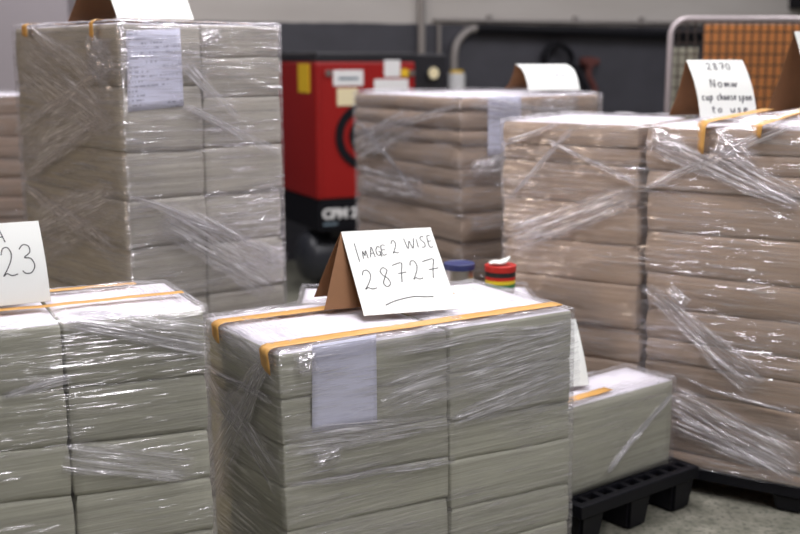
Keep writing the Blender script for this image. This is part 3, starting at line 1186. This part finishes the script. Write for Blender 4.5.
# main card
c = Card('white folded card reading IMAGE 2 WISE 28727 on the front load', (364, 316), (458, 309), (341, 232), FR.top + 0.021, extra=((314, 297), (324, 310)))
st = [[(.105, .85), (.11, .62)]]
for k, ch in enumerate('MAGE'):
    st += c.text(ch, (.155, .235, .305, .365)[k], .655 + .012 * k, .065, .115)
st += c.text('2', .49, .70, .075, .155)
st += c.text('W', .645, .74, .11, .135) + c.text('i', .765, .755, .05, .14) + c.text('S', .82, .75, .065, .14) + c.text('E', .905, .755, .06, .14)
for k, (ch, yy) in enumerate(zip('28727', (.29, .31, .35, .37, .375))):
    st += c.text(ch, (.08, .27, .43, .62, .77)[k], yy, (.14, .13, .13, .12, .15)[k], .225, slant=.03)
st += [[(.25, .10), (.38, .145), (.57, .175), (.68, .165), (.78, .16)]]
c.write(st, 'ink', 0.0036)

# card at the left edge
z = LE.top + 0.021
c = Card('white folded card ending in 23, cut by the left edge of view', (-25, 309), (51, 301), (-37, 226), z, extra=False, curl=0.012)
st = c.text('2', .40, .33, .22, .35, slant=.0) + c.text('3', .655, .35, .20, .35, slant=.0)
st += c.text('A', .36, .75, .17, .17, slant=0)
c.write(st, 'ink', 0.0030)

# card on the tall load
c = Card('white folded card with brown inside on top of the tallest load', (119, 16), (194, 14), (0, 0), TA.top + 0.021, extra=False, curl=0.01, back=1.2, at=4.2, yaw=R_(38), h=0.25, sb=0.2)
for ch, x, w_ in (('2', .22, .10), ('5', .38, .10), ('1', .52, .07), ('T', .62, .09)):
    c.write(c.text(ch, x, .34, w_, .26), 'ink_pale', 0.005)

# card on the right load
c = Card('white folded card headed 2870 on the tan right load', (703, 119), (757, 115), (686, 60), RI.top + 0.021, extra=False, curl=0.02, back=0.95, at=4.47, yaw=R_(14))
st = c.text('2870', .30, .80, .09, .13)
st += c.text('Nomw', .26, .48, .10, .14)
st += c.text('cup', .07, .27, .055, .11) + c.text('chanse', .335, .27, .047, .11) + c.text('spon', .71, .26, .05, .11)
st += c.text('to use', .20, .08, .09, .10)
c.write(st, 'ink_grey', 0.0055)

# card at the right edge
c = Card('folded card at the right edge showing its brown inside', (817, 104), (868, 102), (801, 30), RI.top + 0.021, extra=False, curl=0.01, back=1.0, at=4.42, yaw=R_(16), h=0.345, sb=0.16, width=0.24)

# curled card on the back load
c = Card('low curled white card on the tan load behind', (529, 94), (580, 92), (508, 70), BA.top + 0.021, extra=False, curl=0.035, back=0.9, at=5.66, yaw=R_(18), h=0.13, sb=0.17)
st = c.text('2', .3, .6, .07, .16) + c.text('nomw', .35, .32, .09, .2)
c.write(st, 'ink_pale', 0.005)

# card on the low load
c = Card('white folded card on the low load, mostly behind the front load', (546, 389), (589, 385), (533, 322), SM.top + 0.021, extra=False, curl=0.008)

# ================================================================== INK TINS
def tin(label, px, py, r, h, lid, stripes):
    z = topk + 0.022
    p = at_z(px, py, z)
    t = thing('ink_tin', label, 'tin', (p.x, p.y, z), 0.4, 'ink tins')
    bm = bmesh.new()
    lathe(bm, [(0, 0), (r * .97, 0), (r, .004), (r, .008), (r * .975, .011), (r * .975, h - .016), (r, h - .012), (0, h - .012)], 40)
    obj('tin_body', bm, M['steel'], t, smooth=False)
    bm = bmesh.new()
    lathe(bm, [(r * .99, h - .026), (r * 1.05, h - .024), (r * 1.05, h - .002), (r * .98, h), (r * .9, h - .003), (0, h - .003)], 40)
    obj('lid', bm, [lid], t)
    if stripes:
        bm = bmesh.new()
        zs = [h * .12, h * .22, h * .35, h * .48, h * .60, h * .80]
        lathe(bm, [(r * 1.0, zz) for zz in zs], 40, [0, 1, 2, 3, 4])
        obj('paper_band', bm, [M['sticker'], M['stripe_green'], M['stripe_yellow'], M['stripe_red'], M['label_black']], t)
    return p, z


tin('plain silver ink tin with a dark blue lid rim', 459, 291.5, .060, .118, M['navy'], False)
pt, zt = tin('ink tin with red lid and rainbow stripes', 500, 292, .060, .112, M['lid_red'], True)
# crumpled wad of film on the striped tin
t = thing('film_scrap', 'white scrap lying on the lid of the striped tin', 'scrap', (pt.x, pt.y, zt + .112), 0.2)
bm = bmesh.new()
bmesh.ops.create_icosphere(bm, subdivisions=3, radius=1)
for v in bm.verts:
    k = 1 + .35 * nz(*(v.co * 2.2))
    v.co = Vector((v.co.x * .042 * k - .004, v.co.y * .03 * k, max(0, (v.co.z + .9) * .009 * k + (max(0, v.co.x) ** 2) * .022)))
obj('wad', bm, M['card_white'], t, smooth=True)

# ================================================================== COMPRESSOR
yaw = R_(25)
u, n = yv(yaw)
K = at_y(315, 52, 8.0)
Wc = solve_len(K, u, 448)
zt_, z0_ = K.z, 0.50
ctr = Vector((K.x, K.y, 0))
t = thing('air_compressor', 'red and black air compressor standing by the dark wall', 'compressor', ctr, yaw)
dc = 0.84


def cl(px, py):
    """pixel to compressor front face (x, z)"""
    inv = (Matrix.Translation(ctr) @ Matrix.Rotation(yaw, 4, 'Z')).inverted()
    o, d = inv @ CAM, inv.to_3x3() @ ray(px, py)
    q = o + d * (-o.y / d.y)
    return q.x, q.z


xr = cl(415, 100)[0]
zb = cl(330, 199)[1]
ztop = cl(330, 62)[1]
bm = bmesh.new()
box(bm, 0, xr, 0, dc, zb, ztop, 0.012)
obj('red_housing', bm, M['red'], t)
bm = bmesh.new()
box(bm, 0.008, xr + 0.02, 0.01, dc - 0.01, ztop, zt_, 0.012)
obj('top_cover', bm, M['black_metal'], t)
bm = bmesh.new()
box(bm, xr + 0.004, Wc, 0.02, dc, zb, zt_ - 0.01, 0.012)
obj('control_panel', bm, M['black_metal'], t)
bm = bmesh.new()
box(bm, 0.015, Wc - 0.01, 0.012, dc - 0.01, z0_, zb - 0.002, 0.01)
plinth = obj('plinth', bm, M['black'], t)
bm = bmesh.new()
tube(bm, [(0.02, -0.004, zb + 0.01), (0.02, -0.004, ztop - 0.02)], 0.016, 8)
obj('corner_trim', bm, M['red'], t)
# emblem: dark concentric rings
ex, ez = cl(366, 136)
bm = bmesh.new()
def ring(bm, r0, r1, y0, y1, cx, cz, seg=48):
    P_ = []
    for (r, y) in ((r0, y1), (r0, y0), (r1, y0), (r1, y1)):
        P_.append([bm.verts.new((cx + r * math.cos(k / seg * 2 * math.pi), y, cz + r * math.sin(k / seg * 2 * math.pi))) for k in range(seg)])
    for a in range(4):
        for k in range(seg):
            bm.faces.new((P_[a][k], P_[a][(k + 1) % seg], P_[(a + 1) % 4][(k + 1) % seg], P_[(a + 1) % 4][k]))
ring(bm, .185, .245, -.012, .002, ex, ez)
ring(bm, .04, .135, -.012, .002, ex, ez)
bmesh.ops.recalc_face_normals(bm, faces=bm.faces)
obj('round_emblem', bm, M['black'], t)
# stickers
def plate(nm, x0, y0, x1, y1, m, dep=0.006, par=None, off=0.0):
    a, b = cl(x0, y1), cl(x1, y0)
    bm = bmesh.new()
    box(bm, a[0], b[0], -dep - off, 0.001 - off, a[1], b[1], 0.002)
    o = obj(nm, bm, M[m], par or t)
    return o


w1 = plate('white_label', 333, 70, 363, 86, 'sticker')
bm = bmesh.new()
a, b = cl(338, 80), cl(358, 77)
box(bm, a[0], b[0], -0.008, -0.005, a[1], b[1])
obj('print_line', bm, M['print_grey'], w1)
plate('cream_label', 337, 88, 358, 106, 'cream')
plate('white_label', 384, 60, 400, 77, 'sticker')
plate('white_label', 374, 79, 408, 93, 'sticker')
plate('yellow_label', 401, 69, 408, 77, 'yellow')
for px, py in ((328, 73), (411, 73)):
    q = cl(px, py)
    bm = bmesh.new()
    tube(bm, [(q[0], 0.004, q[1]), (q[0], -0.02, q[1])], 0.024, 16)
    obj('knob', bm, M['steel'], t)
# yellow warning label on the left side
bm = bmesh.new()
inv = (Matrix.Translation(ctr) @ Matrix.Rotation(yaw, 4, 'Z')).inverted()
def csd(px, py):
    o, d = inv @ CAM, inv.to_3x3() @ ray(px, py)
    q = o + d * (-o.x / d.x)
    return q.y, q.z
a, b = csd(310, 93), csd(298.5, 62)
box(bm, -0.006, 0.001, a[0], b[0], a[1], b[1] - 0.012)
obj('yellow_label', bm, M['yellow'], t)
# gauge
q = cl(433, 73)
bm = bmesh.new()
tube(bm, [(q[0], 0.03, q[1]), (q[0], -0.012, q[1])], 0.052, 28)
gz = obj('pressure_gauge', bm, M['black_metal'], t)
bm = bmesh.new()
tube(bm, [(q[0], -0.01, q[1]), (q[0], -0.016, q[1])], 0.043, 28)
obj('dial_face', bm, M['cream'], gz)
# lettering
fc = bpy.data.curves.new('model_lettering', 'FONT')
fc.body = 'CPM 20'
fc.size = 0.100
fc.offset = 0.005
fc.extrude = 0.002
fc.materials.append(M['sticker'])
ft = bpy.data.objects.new('text_source', fc)
C.objects.link(ft)
bpy.context.view_layer.update()
fme = bpy.data.meshes.new_from_object(ft.evaluated_get(bpy.context.evaluated_depsgraph_get()))
bpy.data.objects.remove(ft)
fo = bpy.data.objects.new('model_lettering', fme)
C.objects.link(fo)
fo.parent = t
q = cl(323, 219)
fo.location = (q[0], 0.006, q[1])
fo.rotation_euler = (math.pi / 2, 0, 0)
bm = bmesh.new()
q = cl(324, 226)
box(bm, q[0], q[0] + 0.11, 0.004, 0.013, q[1], q[1] + 0.018)
obj('small_print', bm, M['print_grey'], t)
# receiver tank below
bm = bmesh.new()
prof = [(0, -0.04), (.10, -.03), (.17, 0), (.2, .06), (.2, Wc - .06), (.17, Wc), (.10, Wc + .03), (0, Wc + .04)]
lathe(bm, prof, 32)
bmesh.ops.rotate(bm, verts=bm.verts, cent=(0, 0, 0), matrix=Matrix.Rotation(math.pi / 2, 3, 'Y'))
bmesh.ops.translate(bm, verts=bm.verts, vec=(0, dc / 2 - 0.1, 0.27))
obj('receiver_tank', bm, M['tank'], t, smooth=True)
for fx in (0.2, Wc - 0.2):
    for fy in (dc / 2 - 0.25, dc / 2 + 0.05):
        bm = bmesh.new()
        box(bm, fx - .03, fx + .03, fy - .03, fy + .03, 0, 0.2, 0.004)
        obj('foot', bm, M['black_metal'], t)
    bm = bmesh.new()
    box(bm, fx - .05, fx + .05, 0.1, dc - 0.2, 0.44, z0_ + 0.002, 0.004)
    obj('saddle', bm, M['black_metal'], t)

# ================================================================== ROOM
WY = R_(20)
uw, nw = yv(WY)
W0 = Vector((0, 9.95, 0))


def wl(px, py):
    """pixel to wall: along-wall x, height z"""
    inv = (Matrix.Translation(W0) @ Matrix.Rotation(WY, 4, 'Z')).inverted()
    o, d = inv @ CAM, inv.to_3x3() @ ray(px, py)
    q = o + d * (-o.y / d.y)
    return q.x, q.z


zband = wl(400, 23)[1]


def wall_mat():
    t = NT('painted_wall')
    c = t.n('ShaderNodeTexCoord')
    sx = t.n('ShaderNodeSeparateXYZ')
    t.l(c.outputs['Object'], sx.inputs[0])
    f = t.noise(t.coord('Object', (1.2, 1.2, 1.6)), 2.5, 4, 0.6)
    f2 = t.noise(t.coord('Object', (1, 1, 4)), 0.8, 3)
    low = t.mixc(f, srgb(54, 54, 60), srgb(78, 78, 86))
    up = t.mixc(f2, srgb(176, 170, 164), srgb(206, 202, 198))
    ed = t.math('ADD', sx.outputs[2], t.math('MULTIPLY', f, 0.03))
    k = t.math('GREATER_THAN', ed, zband + 0.01)
    col = t.mixc(k, low, up)
    return t.done(t.pbr(col, 0.6, 0, t.bump(f, 0.3, 0.01)))


bm = bmesh.new()
box(bm, -9, 9, 0, 0.2, 0, 5.2)
w = struct(obj('wall_back', bm, wall_mat(), None, loc=W0, rot=(0, 0, WY)))
bm = bmesh.new()
box(bm, -4.5, 0, 0, 0.25, 0, 5.2)
q = at_y(70, 50, 8.0)
struct(obj('wall_left', bm, plain('grey_plaster', srgb(160, 154, 160), 0.7, 0, 0.06, 3), None, loc=(q.x, 8.0, 0), rot=(0, 0, R_(4))))

t_ = NT('concrete_floor')
f = t_.noise(t_.coord('Object'), 9, 6, 0.7)
g = t_.noise(t_.coord('Object'), 46, 3, 0.6)
st_ = t_.noise(t_.coord('Object'), 2.4, 3, 0.6)
col = t_.mixc(t_.ramp(f, [(0.32, 0), (0.68, 1)]), srgb(108, 109, 96), srgb(158, 155, 142))
col = t_.mixc(t_.ramp(g, [(0.35, 0.0), (0.5, 1)]), srgb(96, 98, 88), col)
col = t_.mixc(0.5, col, t_.ramp(st_, [(0.35, 0.6), (0.6, 1)]), 'MULTIPLY')
floor_m = t_.done(t_.pbr(col, 0.45, 0, t_.bump(g, 0.2, 0.004)))
bm = bmesh.new()
box(bm, -14, 14, -9, 20, -0.1, 0)
struct(obj('floor', bm, floor_m))


def wpt(px, py, out):
    x, z = wl(px, py)
    return W0 + uw * x - nw * out + Vector((0, 0, z))


# conduit ledge along the colour change, with clips
bm = bmesh.new()
a, b = wl(432, 20), wl(760, 25)
pts = [W0 + uw * x - nw * 0.03 + Vector((0, 0, a[1])) for x in [a[0] + (4.5) * k / 12 for k in range(13)]]
tube(bm, pts, 0.016, 8)
o = tag(obj('conduit', bm, M['pipe']), 'thin grey conduit running level along the wall', 'pipe')
for px in (488, 574, 640):
    bm = bmesh.new()
    x = wl(px, 22)[0]
    box(bm, x - 0.02, x + 0.02, -0.052, -0.004, a[1] - 0.024, a[1] + 0.05, 0.004)
    cl_ = obj('pipe_clip', bm, M['pipe'], o)
    cl_.matrix_world = Matrix.Translation(W0) @ Matrix.Rotation(WY, 4, 'Z')
bm = bmesh.new()
x = wl(420, 30)[0]
tube(bm, [W0 + uw * x - nw * 0.04 + Vector((0, 0, z)) for z in (wl(420, 54)[1] - .1, 2.2, 3.0, 4.5)], 0.035, 10)
tag(obj('pipe', bm, M['pipe']), 'vertical grey pipe on the wall above the compressor', 'pipe')
bm = bmesh.new()
x = wl(438, 30)[0]
tube(bm, [W0 + uw * x - nw * 0.03 + Vector((0, 0, z)) for z in (wl(438, 54)[1] - .1, 1.9, zband)], 0.016, 10)
tag(obj('pipe', bm, M['pipe']), 'thin short pipe beside the vertical wall pipe', 'pipe')

# bent pipe that turns into a black hose
ph_ = thing('bent_pipe', 'bent grey pipe turning into a level black hose on the wall', 'pipe', wpt(452, 95, 0.06))
inv_loc = Vector(ph_.location)
def loc_pts(lst, out=0.095):
    return [wpt(px, py, out) - inv_loc for px, py in lst]
bm = bmesh.new()
tube(bm, catmull(loc_pts([(452, 120), (451, 90), (450, 62), (452, 46), (458, 36), (466, 30), (474, 28.5)]), 5), 0.034, 12)
obj('elbow_pipe', bm, M['pipe'], ph_, smooth=True)
bm = bmesh.new()
tube(bm, catmull(loc_pts([(472, 28.5), (520, 30), (570, 31.5), (630, 33.5), (700, 35.5), (800, 38)]), 5), 0.042, 12)
obj('hose', bm, M['black'], ph_, smooth=True)
bm = bmesh.new()
pp = loc_pts([(452.5, 92), (452.5, 73)], 0.095)
tube(bm, pp, 0.075, 18)
obj('white_collar', bm, M['sticker'], ph_)
bm = bmesh.new()
pp = loc_pts([(452.5, 73.5), (452.5, 70)], 0.095)
tube(bm, pp, 0.06, 18)
obj('yellow_ring', bm, M['yellow'], ph_)

# coiled cable and red fitting on the wall
cb = thing('cable_coil', 'black cable coil hanging on the dark wall', 'cable', wpt(554, 58, 0.05))
bm = bmesh.new()
o0 = Vector(cb.location)
pts = []
for k in range(70):
    a = k / 69 * 2 * math.pi * 2.6 + 1.2
    rr = 1 + 0.06 * math.sin(k * .7)
    pts.append(wpt(553 + 13.5 * rr * math.cos(a), 58 - 13 * rr * math.sin(a), 0.05 + 0.0012 * k) - o0)
for q in ((567, 66), (573, 74), (580, 86), (582, 100)):
    pts.append(wpt(*q, 0.1) - o0)
tube(bm, pts, 0.022, 8)
obj('cable', bm, M['black'], cb, smooth=True)
bm = bmesh.new()
tube(bm, [wpt(553, 43, 0.006) - o0, wpt(553, 44, 0.2) - o0], 0.015, 8)
obj('hook', bm, M['black_metal'], cb)
rf = thing('red_valve', 'dull red valve fitting on the wall beside the coil', 'valve', wpt(583, 62, 0.05))
o0 = Vector(rf.location)
bm = bmesh.new()
tube(bm, [wpt(576, 61, .09) - o0, wpt(593, 62, .09) - o0], 0.035, 12)
obj('valve_body', bm, M['copper_red'], rf)
bm = bmesh.new()
tube(bm, [wpt(584, 62, .09) - o0, wpt(584, 76, .09) - o0, wpt(590, 88, .09) - o0, wpt(590, 110, .09) - o0], 0.03, 10)
obj('valve_pipe', bm, M['copper_red'], rf)
bm = bmesh.new()
tube(bm, [wpt(584, 62, .13) - o0, wpt(584, 62, 0.008) - o0], 0.05, 12)
obj('flange', bm, M['copper_red'], rf)

# black box high on the wall
bb = thing('wall_box', 'black box mounted high on the wall at upper right', 'box', wpt(795, 0, 0.0), WY)
bm = bmesh.new()
box(bm, -0.08, 0.4, -0.2, 0.0, -0.09, 0.5, 0.01)
obj('box_body', bm, M['black'], bb)
bm = bmesh.new()
box(bm, -0.05, 0.37, -0.206, -0.198, -0.06, 0.47, 0.003)
obj('front_grille', bm, M['black_metal'], bb)

# ---- mesh cage
cyaw = R_(5)
uc, nc = yv(cyaw)
G0 = at_y(667, 120, 6.7)
cg = thing('mesh_panel', 'tall wire mesh panel in a rounded tube frame behind the right load', 'panel', (G0.x, G0.y, 0), cyaw)
invc = (Matrix.Translation((G0.x, G0.y, 0)) @ Matrix.Rotation(cyaw, 4, 'Z')).inverted()
def cgp(px, py):
    o, d = invc @ CAM, invc.to_3x3() @ ray(px, py)
    q = o + d * (-o.y / d.y)
    return q.x, q.z
ztc = cgp(700, 19)[1]
xl = 0.0
xrgt = 1.15
rc = 0.1
def frame_pts(y):
    P_ = [(xl, y, 0.14), (xl, y, ztc - rc)]
    for k in range(1, 6):
        a = math.pi - k / 5 * math.pi / 2
        P_.append((xl + rc + rc * math.cos(a), y, ztc - rc + rc * math.sin(a)))
    for k in range(0, 6):
        a = math.pi / 2 - k / 5 * math.pi / 2
        P_.append((xrgt - rc + rc * math.cos(a), y, ztc - rc + rc * math.sin(a)))
    P_.append((xrgt, y, 0.14))
    return P_
for y in (0.0,):
    bm = bmesh.new()
    tube(bm, frame_pts(y), 0.019, 12)
    obj('tube_frame', bm, M['cage'], cg, smooth=True)
    bm = bmesh.new()
    k = 0
    x = xl + 0.05
    while x < xrgt - 0.02:
        box(bm, x - .0042, x + .0042, y - .003, y + .003, 0.16, ztc - 0.01)
        x += 0.05
    z = 0.2
    while z < ztc - 0.03:
        box(bm, xl + .01, xrgt - .01, y + .003, y + .009, z - .0042, z + .0042)
        z += 0.066
    obj('wire_mesh', bm, M['wire'], cg)
for x in (xl, xrgt):
    bm = bmesh.new()
    box(bm, x - .03, x + .03, -0.3, 0.09, 0.0, 0.03, 0.006)
    tube(bm, [(x, 0, 0.03), (x, 0, 0.15)], 0.024, 12)
    obj('foot', bm, M['cage'], cg)
# boards standing behind the panel
def board(nm, label, x0, x1, z1, y, m, cat):
    w0 = Matrix.Translation((G0.x, G0.y, 0)) @ Matrix.Rotation(cyaw, 4, 'Z')
    p = w0 @ Vector(((x0 + x1) / 2, y, 0.0))
    b_ = thing(nm, label, cat, p, cyaw)
    bm = bmesh.new()
    hw = (x1 - x0) / 2
    box(bm, -hw, hw, -0.015, 0.015, 0, z1, 0.003)
    obj('panel', bm, M[m], b_)
    bm = bmesh.new()
    for xx in (-hw + 0.02, hw - 0.02):
        box(bm, xx - 0.02, xx + 0.02, 0.012, 0.05, 0.02, z1 - 0.2, 0.003)
    obj('rear_batten', bm, M[m], b_)
    return b_
board('board', 'orange board standing behind the wire mesh panel', cgp(711, 60)[0], xrgt - 0.06, cgp(740, 24)[1], 0.12, 'orange', 'board')
board('board', 'pale grey-green board behind the mesh, left of the orange one', cgp(686, 60)[0] + .01, cgp(709, 60)[0] + .02, cgp(700, 47)[1], 0.26, 'green_grey', 'board')

# ================================================================== LIGHT
def lamp(name, loc, sx, sy, power, col, aim=None):
    ld = bpy.data.lights.new(name, 'AREA')
    ld.shape = 'RECTANGLE'
    ld.size, ld.size_y = sx, sy
    ld.energy = power
    ld.color = col
    o = bpy.data.objects.new(name, ld)
    C.objects.link(o)
    o.location = loc
    if aim is not None:
        d = Vector(aim) - Vector(loc)
        o.rotation_euler = d.to_track_quat('-Z', 'Y').to_euler()
    return o


cool = (1.0, 0.97, 1.0)
for (x, y) in ((2.3, -1.6), (2.6, 0.2), (1.2, 1.4), (-0.2, 2.9), (0.2, 4.4), (1.6, 6.2), (-2.4, 6.4), (3.8, 7.6)):
    lamp('ceiling_tube', (x, y, 4.6), 0.22, 2.6, 76, cool)
lamp('warm_left_fill', (-4.6, 1.6, 2.7), 0.3, 2.0, 58, (1.0, 0.78, 0.58), aim=(-1.2, 4.3, 1.2))  # added fill that warms the left faces, not a known lamp of the hall
wd_ = bpy.data.worlds.new('hall_ambient')
S.world = wd_
wd_.use_nodes = True
bg = wd_.node_tree.nodes['Background']
bg.inputs[0].default_value = (0.95, 0.95, 1.0, 1)
bg.inputs[1].default_value = 0.08

S.view_settings.view_transform = 'Standard'
S.view_settings.look = 'None'
S.view_settings.gamma = 1
S.view_settings.use_curve_mapping = False
S.view_settings.exposure = 0.0
S.cycles.transparent_max_bounces = 24
S.cycles.max_bounces = 8
S.cycles.sample_clamp_indirect = 6
